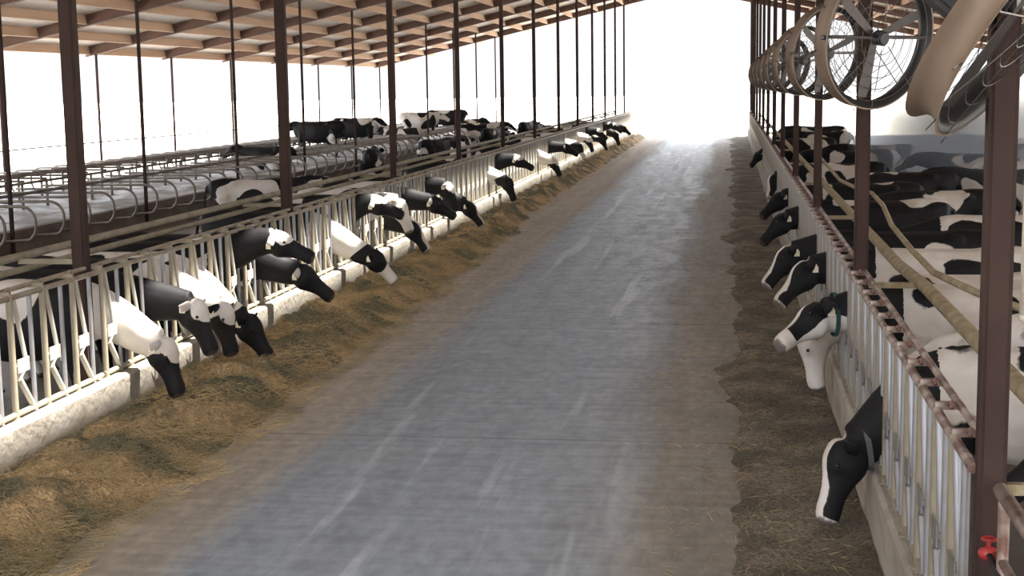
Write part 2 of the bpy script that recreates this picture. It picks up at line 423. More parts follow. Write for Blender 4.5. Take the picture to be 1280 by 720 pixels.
    if collar:
        c = p - nrm*.09 - (a*.3+V((.5,0,.1))).normalized()*.10
        dd = ((E-c2).normalized()); u = (nrm - dd*nrm.dot(dd)).normalized(); w = dd.cross(u); bpts = [c + u*.20*math.cos(k*math.pi/12) + w*.148*math.sin(k*math.pi/12) for k in range(25)]
        b = MB(); n = 24; vs = []
        for k in range(n):
            q = bpts[k]; rad = (q-c).normalized()
            vs += [q-dd*.02, q+dd*.02, q+dd*.02+rad*.008, q-dd*.02+rad*.008]
        fs = [(4*k+j, 4*k+(j+1) % 4, 4*((k+1) % n)+(j+1) % 4, 4*((k+1) % n)+j) for k in range(n) for j in range(4)]
        b.add(vs, fs); b.build('collar', collar, o)
    return o

W, K, HF = 1., 0., .5
# --- left feed line: poll, muzzle, description, coat
LEFT = [
 ((-5.66,13.80,.80),(-5.45,13.75,.20), 'cow with white neck and black face eating hay, closest head through the left headlocks', dict(body=.15,neck=1.,face='poll',ears=1), .022),
 ((-5.62,14.56,1.08),(-5.38,14.50,.58), 'cow with white poll and ears and black cheeks, beside the closest head on the left', dict(body=.1,neck=.1,face='poll',ears=1), .022),
 ((-5.66,15.54,.90),(-5.50,15.46,.36), 'cow with white neck hanging its head, just before the cow that eats from the hay', dict(body=.45,neck=.9,face='poll',ears=0), .022),
 ((-5.60,16.20,.66),(-5.28,16.15,.16), 'cow with white neck and all black lowered face, muzzle in the hay', dict(body=.3,neck=.95,face='black',ears=0), .022),
 ((-5.66,17.42,1.50),(-5.18,17.50,1.26), 'black-faced cow with white poll looking out level over the cow below', dict(body=.0,neck=.0,face='poll',ears=1,top=-1), .022),
 ((-5.58,18.27,.98),(-5.12,18.32,.60), 'black cow stretching its dark head out and down, white patch behind the ear', dict(body=.05,neck=.15,face='black',ears=1), .022),
 ((-5.50,21.90,.77),(-5.15,21.95,.34), 'cow with broad white neck and black head bent to the hay, mid left row', dict(body=.3,neck=1.,face='half',ears=0), .026),
 ((-5.83,23.25,1.50),(-5.38,23.35,1.28), 'black cow with white brow and white nose holding its head level, mid left row', dict(body=.0,neck=.0,face='poll',ears=1), .026),
 ((-5.62,24.30,1.38),(-5.40,24.20,.95), 'pale-faced cow behind the level black head in the mid left row', dict(body=.5,neck=.8,face='white',ears=1), .026),
 ((-5.60,25.20,.92),(-5.28,25.18,.42), 'black cow with pale muzzle lowering its head under the pale-faced cow', dict(body=.0,neck=.1,face='blaze',ears=1), .026),
 ((-5.60,26.90,1.22),(-5.12,26.95,.90), 'black-headed cow with white ears and brown-shaded throat reaching out', dict(body=.1,neck=.0,face='black',ears=1), .026),
 ((-5.66,28.82,1.36),(-5.45,28.80,.90), 'cow with bright white forehead above the last head of the middle cluster', dict(body=.5,neck=.2,face='poll',ears=1), .026),
 ((-5.55,30.57,.84),(-5.25,30.58,.42), 'black cow at the far end of the middle cluster, head reaching for hay', dict(body=.0,neck=.05,face='blaze',ears=0), .026),
 ((-5.60,37.8,1.46),(-5.12,37.85,1.20), 'black and white cow with raised head after the empty stretch of left headlocks', dict(body=.1,neck=.0,face='poll',ears=1), .03),
 ((-5.60,36.63,.95),(-5.42,36.62,.45), 'cow with white neck and black face hanging straight down after the empty headlocks', dict(body=.2,neck=.8,face='black',ears=0), .03),
 ((-5.58,46.15,.96),(-5.32,46.15,.42), 'cow with white brow and dark nose eating alone before the far cluster', dict(body=.3,neck=.9,face='poll',ears=1), .034),
 ((-5.55,48.87,1.30),(-5.10,48.92,1.02), 'brownish-black cow with level head leading the far cluster', dict(body=.0,neck=.0,face='black',ears=1), .034),
 ((-5.58,54.12,1.10),(-5.34,54.11,.60), 'second cow of the far cluster on the left, black with white neck stripes', dict(body=.4,neck=.9,face='half',ears=0), .036),
 ((-5.58,58.17,1.20),(-5.42,58.16,.68), 'third cow of the far cluster on the left, white brow', dict(body=.5,neck=.7,face='poll',ears=1), .036),
 ((-5.58,61.72,1.42),(-5.20,61.74,1.10), 'fourth cow of the far cluster on the left, dark raised head', dict(body=.2,neck=.1,face='poll',ears=1), .036),
 ((-5.58,64.43,.95),(-5.35,64.42,.45), 'fifth cow of the far cluster on the left, lowered speckled head', dict(body=.5,neck=.6,face='blaze',ears=0), .036),
 ((-5.58,70.23,1.42),(-5.20,70.24,1.10), 'sixth cow of the far cluster on the left, white forehead', dict(body=.5,neck=.4,face='poll',ears=1), .036),
 ((-5.58,72.16,.88),(-5.42,72.16,.35), 'seventh cow of the far cluster on the left, head down in shade', dict(body=.3,neck=.3,face='black',ears=0), .036),
 ((-5.52,75.4,1.14),(-5.10,75.42,.78), 'last cow of the left feed row before the bright barn end', dict(body=.2,neck=.1,face='black',ears=0), .036),
]
for i, (P, M_, lab, coat, vx) in enumerate(LEFT):
    make_cow(P, M_, 1, lab, coat, seed=i+1, vox=vx, tags=(1 if i < 14 else False), group='cows eating along the left feed line', back=-6.62, collar=(M_collar if i == 3 else None))
RIGHT = [
 ((.80,10.50,.70),(.62,10.32,.12), 'cow with black neck, white blaze and collar, head down by closest right curb', dict(body=.42,neck=-.3,face='blaze',ears=-1), .02, M_collar),
 ((.82,13.70,1.20),(.36,13.35,.90), 'cow with white face, black eye patch and collar, looking left through the right headlocks', dict(body=.9,neck=-.2,face='mask',ears=-.5), .02, M_collarg),
 ((.74,14.45,.84),(.80,14.40,.28), 'pale cow hanging its white face below the collared cow', dict(body=.8,neck=.8,face='white',ears=.9), .022, None),
 ((.86,16.70,1.24),(.42,16.45,.76), 'black cow with a long narrow white blaze, just behind the collared cow', dict(body=.5,neck=-.3,face='blaze',ears=-1,top=1.), .022, None),
 ((.74,18.60,1.20),(.30,18.35,.66), 'black cow with broken white blaze, fourth head row along the right curb', dict(body=.1,neck=-.3,face='blaze',ears=-1), .022, None),
 ((.84,23.50,1.18),(.44,23.30,.78), 'all black cow with a white ear tag reaching over the right curb', dict(body=-.1,neck=-.5,face='black',ears=-1,top=.8), .026, None),
 ((.93,27.50,1.22),(.50,27.30,.82), 'all black cow just behind the black cow with the white ear tag', dict(body=.0,neck=-.5,face='black',ears=-1), .026, None),
 ((.98,34.50,1.12),(.84,34.20,.62), 'black cow with ear held out and pale muzzle, farther along the right curb', dict(body=.3,neck=-.2,face='blaze',ears=-1), .03, None),
 ((.93,49.8,.95),(.55,49.5,.40), 'farthest dark cow head leaning out over the right curb', dict(body=.1,neck=-.3,face='black',ears=-1), .036, None),
]
for i, (P, M_, lab, coat, vx, col) in enumerate(RIGHT):
    make_cow(P, M_, -1, lab, coat, seed=i+41, vox=vx, tags=(False if i == 0 else 2 if i in (1,3,5) else 1), collar=col, group='cows eating along the right feed line', back=1.62)
# --- cows that stand behind the right headlocks and farther in the pen
def pen_cow(x, y, deg, lab, coat, seed, lie=False, hz=1.35, dz=-.30, vox=.034, grp=None, floor=0., tags=False):
    h = R(deg); f = V((math.cos(h), math.sin(h), 0)); base = V((x, y, floor))
    z0 = floor + (hz-.55 if lie else hz)
    P = base + f*.75 + V((0,0,z0-floor)); Mm = P + f*.45 + V((0,0,dz))
    return make_cow(P, Mm, 1, lab, coat, seed, vox, lie, tags, None, grp, None, h, floor)
GR = 'cows standing in the right pen'
pen_cow(2.62,12.15,180,'mostly white cow with black saddle spots standing behind the closest right headlocks', dict(body=.85,neck=.9,face='white',ears=.9), 61, hz=1.18, dz=-.18, vox=.024, grp=GR, tags=1)
pen_cow(2.75,8.9,180,'black cow close behind the big brown post at the right edge', dict(body=.05,neck=.0,face='black'), 62, hz=1.1, grp=GR)
pen_cow(2.9,20.9,180,'black cow with rim light painted along its back, between the rows of right feeders', dict(body=.1,neck=.1,face='black',top=1.), 63, hz=1.1, grp=GR)
pen_cow(2.7,25.6,178,'black cow standing behind the two all black feeders', dict(body=.0,neck=.1,face='black',top=.6), 64, hz=1.1, grp=GR)
pen_cow(2.8,30.8,184,'dark cow under the drooping hose, right pen', dict(body=-.1,neck=.0,face='black'), 65, hz=1.1, grp=GR)
pen_cow(4.9,31.8,160,'black cow with grey shoulder in the mist behind the feeders', dict(body=.1,neck=.0,face='star'), 66, grp=GR)
pen_cow(6.4,34.8,200,'grey-white cow with rounded back in the mist', dict(body=.75,neck=.7,face='white'), 67, grp=GR)
pen_cow(5.4,38.5,170,'black cow with white leg marks deeper in the misty pen', dict(body=.25,neck=.1,face='blaze'), 68, grp=GR)
pen_cow(9.3,37.0,10,'dark cow turned away at the right of the misty pen', dict(body=.15,neck=.1,face='black'), 69, grp=GR)
pen_cow(8.6,43.0,185,'pale cow at the far right of the misty pen', dict(body=.6,neck=.6,face='mask'), 70, grp=GR)
pen_cow(3.6,44.0,175,'black and white cow beyond the drooping hose', dict(body=.4,neck=.2,face='blaze'), 71, grp=GR)
pen_cow(2.7,40.5,182,'dark cow with white flecks behind the third right post', dict(body=.25,neck=.2,face='black'), 72, grp=GR)
pen_cow(2.7,56.0,180,'spotted cow at the far end of the right pen', dict(body=.5,neck=.3,face='blaze'), 73, grp=GR)
pen_cow(3.0,63.0,176,'white-flanked cow at the very far end of the right pen', dict(body=.7,neck=.4,face='blaze'), 74, grp=GR)
# --- cows of the left pen and its stalls
GL = 'cows standing between the left feed line and the stalls'
pen_cow(-9.2,29.9,15,'white cow with black side patches turned away from the stalls beyond the second left post', dict(body=.55,neck=.6,face='mask'), 84, vox=.03, grp=GL)
pen_cow(-11.2,45.0,100,'brown-black cow showing its bony hips, walking away in the left pen', dict(body=.1,neck=.0,face='black'), 82, grp=GL)
pen_cow(-10.4,52.5,75,'large black cow walking away in the middle of the left pen', dict(body=-.1,neck=.0,face='black'), 83, grp=GL)
pen_cow(-10.2,54.8,-60,'black and white faced cow looking back toward the camera from the left pen', dict(body=.4,neck=.5,face='mask',ears=-1), 84, grp=GL)
pen_cow(-9.2,60.0,95,'black cow standing sideways behind the fifth left post', dict(body=-.1,neck=.0,face='black'), 85, grp=GL)
pen_cow(-10.6,66.0,80,'dark grey cow beyond the fifth left post', dict(body=.05,neck=.0,face='black'), 86, grp=GL)
pen_cow(-9.0,70.0,110,'black cow with white rump before the seventh left post', dict(body=.5,neck=.3,face='black'), 87, grp=GL)
pen_cow(-10.5,77.0,80,'farthest dark cow in the left pen', dict(body=.0,neck=.0,face='black'), 88, grp=GL)
pen_cow(-12.0,74.0,20,'spotted cow crossing the left pen near the barn end', dict(body=.5,neck=.5,face='mask'), 89, grp=GL)
GS = 'cows in the stalls of the left pen'
FB = .63
pen_cow(-16.2,55.0,178,'dark cow standing across a stall behind the second left post', dict(body=.0,neck=.0,face='black'), 90, grp=GS, floor=FB)
pen_cow(-15.4,60.0,0,'black and white cow standing in a stall and facing the feed lane', dict(body=.5,neck=.6,face='mask',ears=.5), 91, grp=GS, floor=FB)
pen_cow(-15.4,66.0,175,'grey-backed cow lying in a stall beside the thin stall post', dict(body=.3,neck=.3,face='black'), 92, True, grp=GS, floor=FB)
pen_cow(-15.2,72.0,10,'white-faced cow standing in a far stall', dict(body=.6,neck=.7,face='white'), 93, grp=GS, floor=FB)
pen_cow(-15.6,78.5,178,'black cow standing in the farthest stall', dict(body=.0,neck=.0,face='black'), 94, grp=GS, floor=FB)
pen_cow(-15.6,46.5,178,'black cow lying down in a stall, nearest of the resting cows', dict(body=.1,neck=.1,face='black'), 95, True, grp=GS, floor=FB)
pen_cow(-15.0,84.0,15,'spotted cow lying in a stall by the barn end', dict(body=.5,neck=.4,face='blaze'), 96, True, grp=GS, floor=FB)

# ---------------------------------------------------------------- ground and floors
def grid(x0, x1, y0, y1, z, name, m):
    o = MB().box(x0, x1, y0, y1, z-.2, z).build(name, m); return tag(o, kind='structure')
grid(-5.99, 1.0, -8, 91.5, 0, 'floor', M_lane)
o = grid(-14.2, -6.2, -8, 91.5, -.004, 'floor', M_alley)
o = grid(1.26, 16.0, -8, 91.5, -.004, 'floor', M_alley)
o = grid(-260, 260, -40, 420, -.012, 'ground', M_out)
# curbs under the headlocks
def curb(x0, x1, name):
    b = MB(); n = 220
    for i in range(n):
        ya, yb = -6+97*i/n, -6+97*(i+1)/n
        j = lambda y, k: .010*noise.noise(V((k*9.1, y*.8, x0)))
        vs = []
        for y in (ya, yb):
            vs += [(x0+j(y,1), y, -.05), (x0+j(y,1), y, .465+j(y,2)), (x0+.03, y, .49+j(y,2)), (x1-.03, y, .49+j(y,3)), (x1+j(y,4), y, .465), (x1+j(y,4), y, -.05)]
        b.add(vs, [(k, (k+1) % 6, (k+1) % 6+6, k+6) for k in range(6)])
    bm = b.build(name, M_curb)
    return tag(bm, kind='structure')
curb(-6.22, -5.99, 'trim_1'); curb(1.02, 1.24, 'trim_2')
# raised stall bed with curb
b = MB(); ny, nx = 160, 16
vs = []; fs = []
for i in range(ny+1):
    y = -6 + 97*i/ny
    for j in range(nx+1):
        x = -14.25 - 5.4*j/nx
        e = min(1, j/2, (nx-j)/2)
        vs.append((x, y, .57 + e*(.05 + .10*noise.noise(V((x*.7, y*.45, 3))) + .05*noise.noise(V((x*2, y*1.6, 9))))))
for i in range(ny):
    for j in range(nx):
        a = i*(nx+1)+j; fs.append((a, a+1, a+nx+2, a+nx+1))
b.add(vs, fs); bed = b.build('stall_bedding', M_sand, None, True)
tag(bed, 'grey sand bedding filling the raised stall bed on the left', 'bedding', kind='stuff')
b = MB().box(-14.30, -14.10, -6, 91, -.02, .58).box(-19.75, -19.6, -6, 91, -.02, .58).box(-19.65, -14.2, -6, 91, -.02, .50)
tag(b.build('trim_3', M_bedcurb), kind='structure')

# ---------------------------------------------------------------- feed
def feed(name, x_in, sgn, wfun, hfun, m, lab):
    ys = []; y = 3.
    while y < 91: ys.append(y); y += .055 if y < 22 else (.10 if y < 40 else .3)
    nx = 34; vs = []; fs = []
    for y in ys:
        w = wfun(y)
        for j in range(nx+1):
            t = j/nx; x = x_in + sgn*w*t
            lump = noise.noise(V((x*1.4, y*.9, 1)))*.6 + noise.noise(V((x*3.4, y*2.4, 5)))*.5 + noise.noise(V((x*11, y*9, 8)))*.22 + noise.noise(V((x*26, y*22, 18)))*.12
            h = hfun(t)*(1 + 1.1*lump)
            vs.append((x, y, max(h, 0)*(1-t**6) - .012*t**3 + .004))
    for i in range(len(ys)-1):
        for j in range(nx):
            a = i*(nx+1)+j; fs.append((a, a+1, a+nx+2, a+nx+1))
    o = MB().add(vs, fs).build(name, m, None, True)
    return tag(o, lab, 'feed', kind='stuff')
def wl(y): return (1.42 if y < 16 else 1.42-.55*min(1, (y-16)/26)) + .26*noise.noise(V((y*.55, 2, 0))) + .12*noise.noise(V((y*2.1, 7, 0)))
def hl(t): return .21*(1-t)**1.1 + .11*math.exp(-((t-.55)/.22)**2)
def wr(y): return 1.05 + .45*noise.noise(V((y*.4, 12, 0))) + .07*noise.noise(V((y*4.1, 31, 0))) + .1*noise.noise(V((y*1.7, 17, 0)))
def hr(t): return .06*(1-t) + .035*math.exp(-((t-.7)/.2)**2)
feed('hay_windrow', -5.985, 1, wl, hl, M_hay, 'loose brown hay heaped along the foot of the left curb')
feed('feed_windrow', 1.015, -1, wr, hr, M_feedr, 'thin dark trampled feed spread along the right curb')
def straws(n, xf, yr, m, name, lab, zf):
    vs = []; fs = []; rnd = random.Random(9)
    for i in range(n):
        y = yr[0] + (yr[1]-yr[0])*rnd.random()**1.5; x, t = xf(rnd, y)
        z = zf(t) + .01 + rnd.random()*.035
        a = rnd.uniform(0, math.tau); l = rnd.uniform(.02,.085); dz = rnd.uniform(-.025,.03); w = rnd.uniform(.0015,.004)
        dx, dy = math.cos(a)*l, math.sin(a)*l; px, py = -math.sin(a)*w, math.cos(a)*w
        k = len(vs)
        vs += [(x-dx-px, y-dy-py, z-dz), (x-dx+px, y-dy+py, z-dz), (x+dx, y+dy, z+dz), (x, y, z+w*1.5)]
        fs += [(k,k+1,k+3), (k+1,k+2,k+3), (k+2,k,k+3), (k,k+2,k+1)]
    o = MB().add(vs, fs).build(name, m); return tag(o, lab, 'straw', kind='stuff')
def xfl(r, y):
    t = r.random()**.8*1.12; return -5.985 + wl(y)*t, min(t, 1)
straws(26000, xfl, (7,34), M_straw, 'loose_straw', 'dry straw stems scattered over the left hay', lambda t: hl(t)*.95)
def xfr(r, y):
    t = r.random()*1.5; return 1.0 - wr(y)*t, min(t, 1)
straws(1500, xfr, (7,30), M_straw, 'loose_straw', 'dry straw stems scattered over the right feed and lane edge', lambda t: hr(t)*.9-.008)

# ---------------------------------------------------------------- headlock panels
def make_panel(front_mat, arm_mat):
    """local x towards the feed lane, y along the fence, origin at the bay start on the ground"""
    root = empty('headlock_panel'); kids = []
    def P(mb, n, m, s=True):
        o = mb.build(n, m, root, s); kids.append(o); return autosmooth(o, 50) if s else o
    L_ = BAY - .04; n = 11; p = L_/n
    P(MB().tube([(.0,.02,1.555),(.0,L_,1.555)], .026, 8), 'front_rail', front_mat)
    P(MB().tube([(-.11,.02,1.60),(-.11,L_,1.60)], .022, 8), 'back_rail', front_mat)
    P(MB().tube([(.0,.02,.535),(.0,L_,.535)], .026, 8), 'bottom_rail', M_cream)
    up_a = up_b = arm = blk = plate = None
    def inst(proto, y):
        c = proto.copy(); C.objects.link(c); c.location = (0,y,0); kids.append(c); return c
    for i in range(n):
        y = .06 + p*i
        if up_a is None:
            up_a = P(MB().tube([(0,0,.50),(0,0,1.585)], .030, 8).tube([(0,0,.488),(0,0,.50)], [.05,.05], 8), 'upright', M_cream); up_a.location = (0,y,0)
            up_b = P(MB().tube([(0,0,.50),(0,0,1.575)], .022, 8), 'upright', M_galv); up_b.location = (0,y+.36,0)
            a = MB().tube([(.0,.07,1.56),(.0,.085,1.50),(.0,.235,.98),(.0,.225,.95)], .021, 8)
            a.tube([(.0,.03,.955),(.0,.265,.955)], .019, 8)
            a.tube([(.0,.25,.955),(.0,.12,.86),(.0,.105,.83),(.0,.315,.555)], .027, 8)
            a.beam((.022,.04,.95), (.022,.25,.95), .008, .12)
            arm = P(a, 'locking_arm', arm_mat); arm.location = (0,y,0)
            blk = P(MB().box(-.13,.015,-.018,.018,1.57,1.61).tube([(-.055,.03,1.60),(-.055,.10,1.63),(-.055,.13,1.60)], .012, 6), 'latch', front_mat, False); blk.location = (0,y,0)
        else:
            inst(up_a, y); inst(up_b, y+.36); inst(arm, y); inst(blk, y)
    return root, kids
def panels(x, rz, front, side, arm_mat):
    root, kids = make_panel(front, arm_mat)
    for i in range(14):
        r = root if i == 0 else copy_thing(root, kids)
        y = POST0 + BAY*(i-1)
        if side == 'right' and i == 0: y = -99
        if y < -50:
            continue
        r.location = (x, y + (.02 if rz == 0 else BAY-.02), 0); r.rotation_euler = (0,0,rz)
        if y + BAY > 91: continue
        nm = ORD[i if side == 'left' else i-1]
        tag(r, '%s galvanised headlock panel from the camera along the %s feed line' % (nm, side), 'feed barrier', 'headlock panels of the %s feed line' % side)
    return root, kids
panels(FL, 0, M_rail, 'left', M_arm)
rt, kd = make_panel(M_rustrail, M_galv)
for i in range(12):
    r = rt if i == 0 else copy_thing(rt, kd)
    r.location = (FR, POST0 + BAY*(i+1) - .02, 0); r.rotation_euler = (0,0,math.pi)
    tag(r, '%s headlock panel with reddish worn top rails from the camera along the right feed line' % ORD[i], 'feed barrier', 'headlock panels of the right feed line')

# ---------------------------------------------------------------- posts
def post_mesh(w, z0, z1, m):
    root = empty('steel_post'); k = []
    b = MB().box(-w/2, w/2, -w/2, w/2, z0, z1); o = b.build('shaft', m, root); k.append(o)
    bm = bmesh.new(); bm.from_mesh(o.data); bmesh.ops.bevel(bm, geom=[e for e in bm.edges if abs((e.verts[0].co-e.verts[1].co).z) > .5], offset=w*.16, segments=3, affect='EDGES'); bm.to_mesh(o.data); bm.free()
    b = MB().box(-w*.95, w*.95, -w*.95, w*.95, z0, z0+.015)
    for sx in (-1,1):
        for sy in (-1,1): b.tube([(sx*w*.75, sy*w*.75, z0+.015),(sx*w*.75, sy*w*.75, z0+.05)], .014, 6)
    k.append(b.build('base_plate', m, root))
    k.append(MB().box(-w*.8, w*.8, -w*.6, w*.6, z1-.02, z1).build('cap_plate', m, root))
    return root, k
def row(x, w, z1, idx, m, where, grp, start=0, z0=-.01):
    root, k = post_mesh(w, z0, z1, m); wide = 2 if w > .12 else 99
    for j, i in enumerate(idx):
        if j == wide: root, k = post_mesh(.105, z0, z1, m); r = root
        else: r = root if j == 0 else copy_thing(root, k)
        r.location = (x, POST0 + BAY*i, 0)
        tag(r, where % ORD[j], 'post', grp)
row(XL, .145, zl(XL)-.32, range(1,13), M_post, '%s brown steel roof post from the camera along the left feed line', 'roof posts of the left feed line')
row(XR, .125, zr(XR)-.32, range(0,13), M_post, '%s brown steel roof post from the camera along the right feed line', 'roof posts of the right feed line')
row(XM, .075, zl(XM)-.32, range(3,13), M_post, '%s slim brown post from the camera along the edge of the stall bed', 'slim posts along the stall bed')
row(XE, .075, zl(XE)-.32, range(5,13), M_post, '%s slim post from the camera along the open left eave', 'slim posts along the left eave')

# ---------------------------------------------------------------- roof
def roof(side):
    if side == 'left': xa, xb, zf = XE-.35, RA, zl
    else: xa, xb, zf = XRE+.35, RB, zr
    b = MB()
    za, zb_ = zf(xa), zf(xb); t = .05
    vs = [(xa,Y0,za),(xb,Y0,zb_),(xb,Y1,zb_),(xa,Y1,za),(xa,Y0,za+t),(xb,Y0,zb_+t),(xb,Y1,zb_+t),(xa,Y1,za+t)]
    b.add(vs, [(0,1,2,3),(7,6,5,4),(0,4,5,1),(1,5,6,2),(2,6,7,3),(3,7,4,0)])
    c = b.build('ceiling', M_deck); tag(c, kind='structure')
    n = 13; xs = [xa + (xb-xa)*(k+.06)/(n-.45) for k in range(n)]
    sl = math.atan(SL)*(1 if side == 'left' else -1)
    pr = MB().box(-.03,.03,Y0,Y1,-.27,-.003).mesh('purlin'); pr.materials.append(M_purlin)
    for x in xs:
        o = bpy.data.objects.new('purlin', pr); C.objects.link(o); o.parent = c; o.location = (x,0,zf(x)); o.rotation_euler = (0,-sl,0)
    rf = MB(); dz = .30
    x1, x2 = (xa, xb)
    q = [(x1,-.05,zf(x1)-dz),(x2,-.05,zf(x2)-dz),(x2,.05,zf(x2)-dz),(x1,.05,zf(x1)-dz),(x1,-.05,zf(x1)-.004),(x2,-.05,zf(x2)-.004),(x2,.05,zf(x2)-.004),(x1,.05,zf(x1)-.004)]
    rf.add(q, [(0,1,2,3),(7,6,5,4),(0,4,5,1),(1,5,6,2),(2,6,7,3),(3,7,4,0)])
    q = [(x, y, z-dz-.02+k*.02) for k in (0,1) for (x, y, z) in ((x1,-.1,zf(x1)),(x2,-.1,zf(x2)),(x2,.1,zf(x2)),(x1,.1,zf(x1)))]
    rf.add(q, [(0,1,2,3),(7,6,5,4),(0,4,5,1),(1,5,6,2),(2,6,7,3),(3,7,4,0)])
    rm = rf.mesh('rafter'); rm.materials.append(M_rafter)
    for i in range(-1, 13):
        o = bpy.data.objects.new('rafter', rm); C.objects.link(o); o.parent = c; o.location = (0, POST0+BAY*i, 0)
roof('left'); roof('right')

# ---------------------------------------------------------------- long rails behind the feed lines
def long_rail(name, pts, r, m, lab, cat, brackets):
    root = empty(name, pts[0]); o0 = V(pts[0])
    k = MB().tube([V(p)-o0 for p in pts], r, 10).build('pipe', m, root, True); autosmooth(k, 50)
    for (a, c) in brackets:
        MB().beam(V(a)-o0, V(c)-o0, .05, .05).build('bracket', m, root)
    tag(root, lab, cat); return root
bl = [((XL-.07, POST0+BAY*i, 1.66), (-6.93, POST0+BAY*i, 1.66)) for i in range(1,13)]
long_rail('neck_rail', [(-6.95, y, 1.70) for y in range(-4, 92, 4)], .042, M_beaml, 'upper dusty pipe rail running behind the left headlocks', 'rail', bl)
long_rail('neck_rail', [(-6.88, y, 1.585) for y in range(-4, 92, 4)], .034, M_beaml, 'lower dusty pipe rail running behind the left headlocks', 'rail', [])
br = [((XR+.07, POST0+BAY*i, 1.47), (1.70, POST0+BAY*i, 1.47)) for i in range(0,13)]
long_rail('neck_rail', [(1.70, y, 1.50 if y < 14 else 1.44) for y in range(7, 91, 2)], .058, M_beam, 'thick dust-caked yellowish pipe running behind the right headlocks', 'rail', br)
hose = [(2.30,6.4,1.62),(2.25,9,1.58),(2.15,11.14,1.6),(1.99,11.76,1.6),(1.90,12.4,1.6),(1.85,13.6,1.55),(1.87,15.4,1.55),(1.95,18.1,1.55),(2.10,20.6,1.58),(2.19,23.2,1.56),(2.06,24.3,1.55),(1.93,26.4,1.55),(2.03,32.2,1.55),(2.12,37,1.55),(2.3,42,1.55)]
hz = MB().tube([V(p) for p in hose], .032, 10).build('water_hose', M_beam, None, True)
tag(autosmooth(hz, 50), 'drooping tan water hose strung through the right pen behind the headlocks', 'hose')

# ---------------------------------------------------------------- stall dividers
def arc(cx, cz, r, a0, a1, n=6):
    return [(cx + r*math.cos(R(a0+(a1-a0)*k/n)), 0, cz + r*math.sin(R(a0+(a1-a0)*k/n))) for k in range(n+1)]
def divider():
    pts = [(-2.9,0,1.12)] + arc(-.30,.82,.30,90,0) + arc(-.30,.72,.30,0,-60) + [(-.75,0,.42),(-1.6,0,.52),(-2.75,0,.60)]
    b = MB().tube(pts, .030, 8)
    b.tube([(-2.75,0,.45),(-2.75,0,1.22)], .035, 8)
    return b
dm = divider().mesh('stall_divider'); dm.materials.append(M_loop); dm.polygons.foreach_set('use_smooth', [True]*len(dm.polygons))
gnear, gfar = 'looped pipe dividers of the near stall row', 'looped pipe dividers of the far stall row'
for k in range(56):
    y = 21.5 + 1.22*k
    o = bpy.data.objects.new('stall_divider', dm); C.objects.link(o); o.location = (-13.35, y, 0)
    tag(o, 'dark looped pipe stall divider overhanging the bed edge, near stall row', 'stall divider', gnear)
    if k > 6 or True:
        o = bpy.data.objects.new('stall_divider', dm); C.objects.link(o); o.location = (-20.35, y+.3, 0); o.rotation_euler = (0,0,math.pi)
        tag(o, 'dark looped pipe stall divider at the back, far stall row', 'stall divider', gfar)
for x, z, lab in ((-15.0,1.16,'long pipe across the near stall dividers'), (-16.1,1.24,'long pipe down the middle of the stalls, near side'), (-17.6,1.24,'long pipe down the middle of the stalls, far side'), (-18.7,1.16,'long pipe across the far stall dividers')):
    tag(MB().tube([(x,18,z),(x,90.4,z)], .035, 8).build('stall_rail', M_loop, None, True), lab, 'rail')
# fence cable at the left eave
tag(MB().tube([(XE, -2, 1.62),(XE, 47, 1.62),(XE, 90, 1.55)], .022, 6).build('boundary_rail', M_postg), 'thin boundary rail between the slim left eave posts', 'rail')

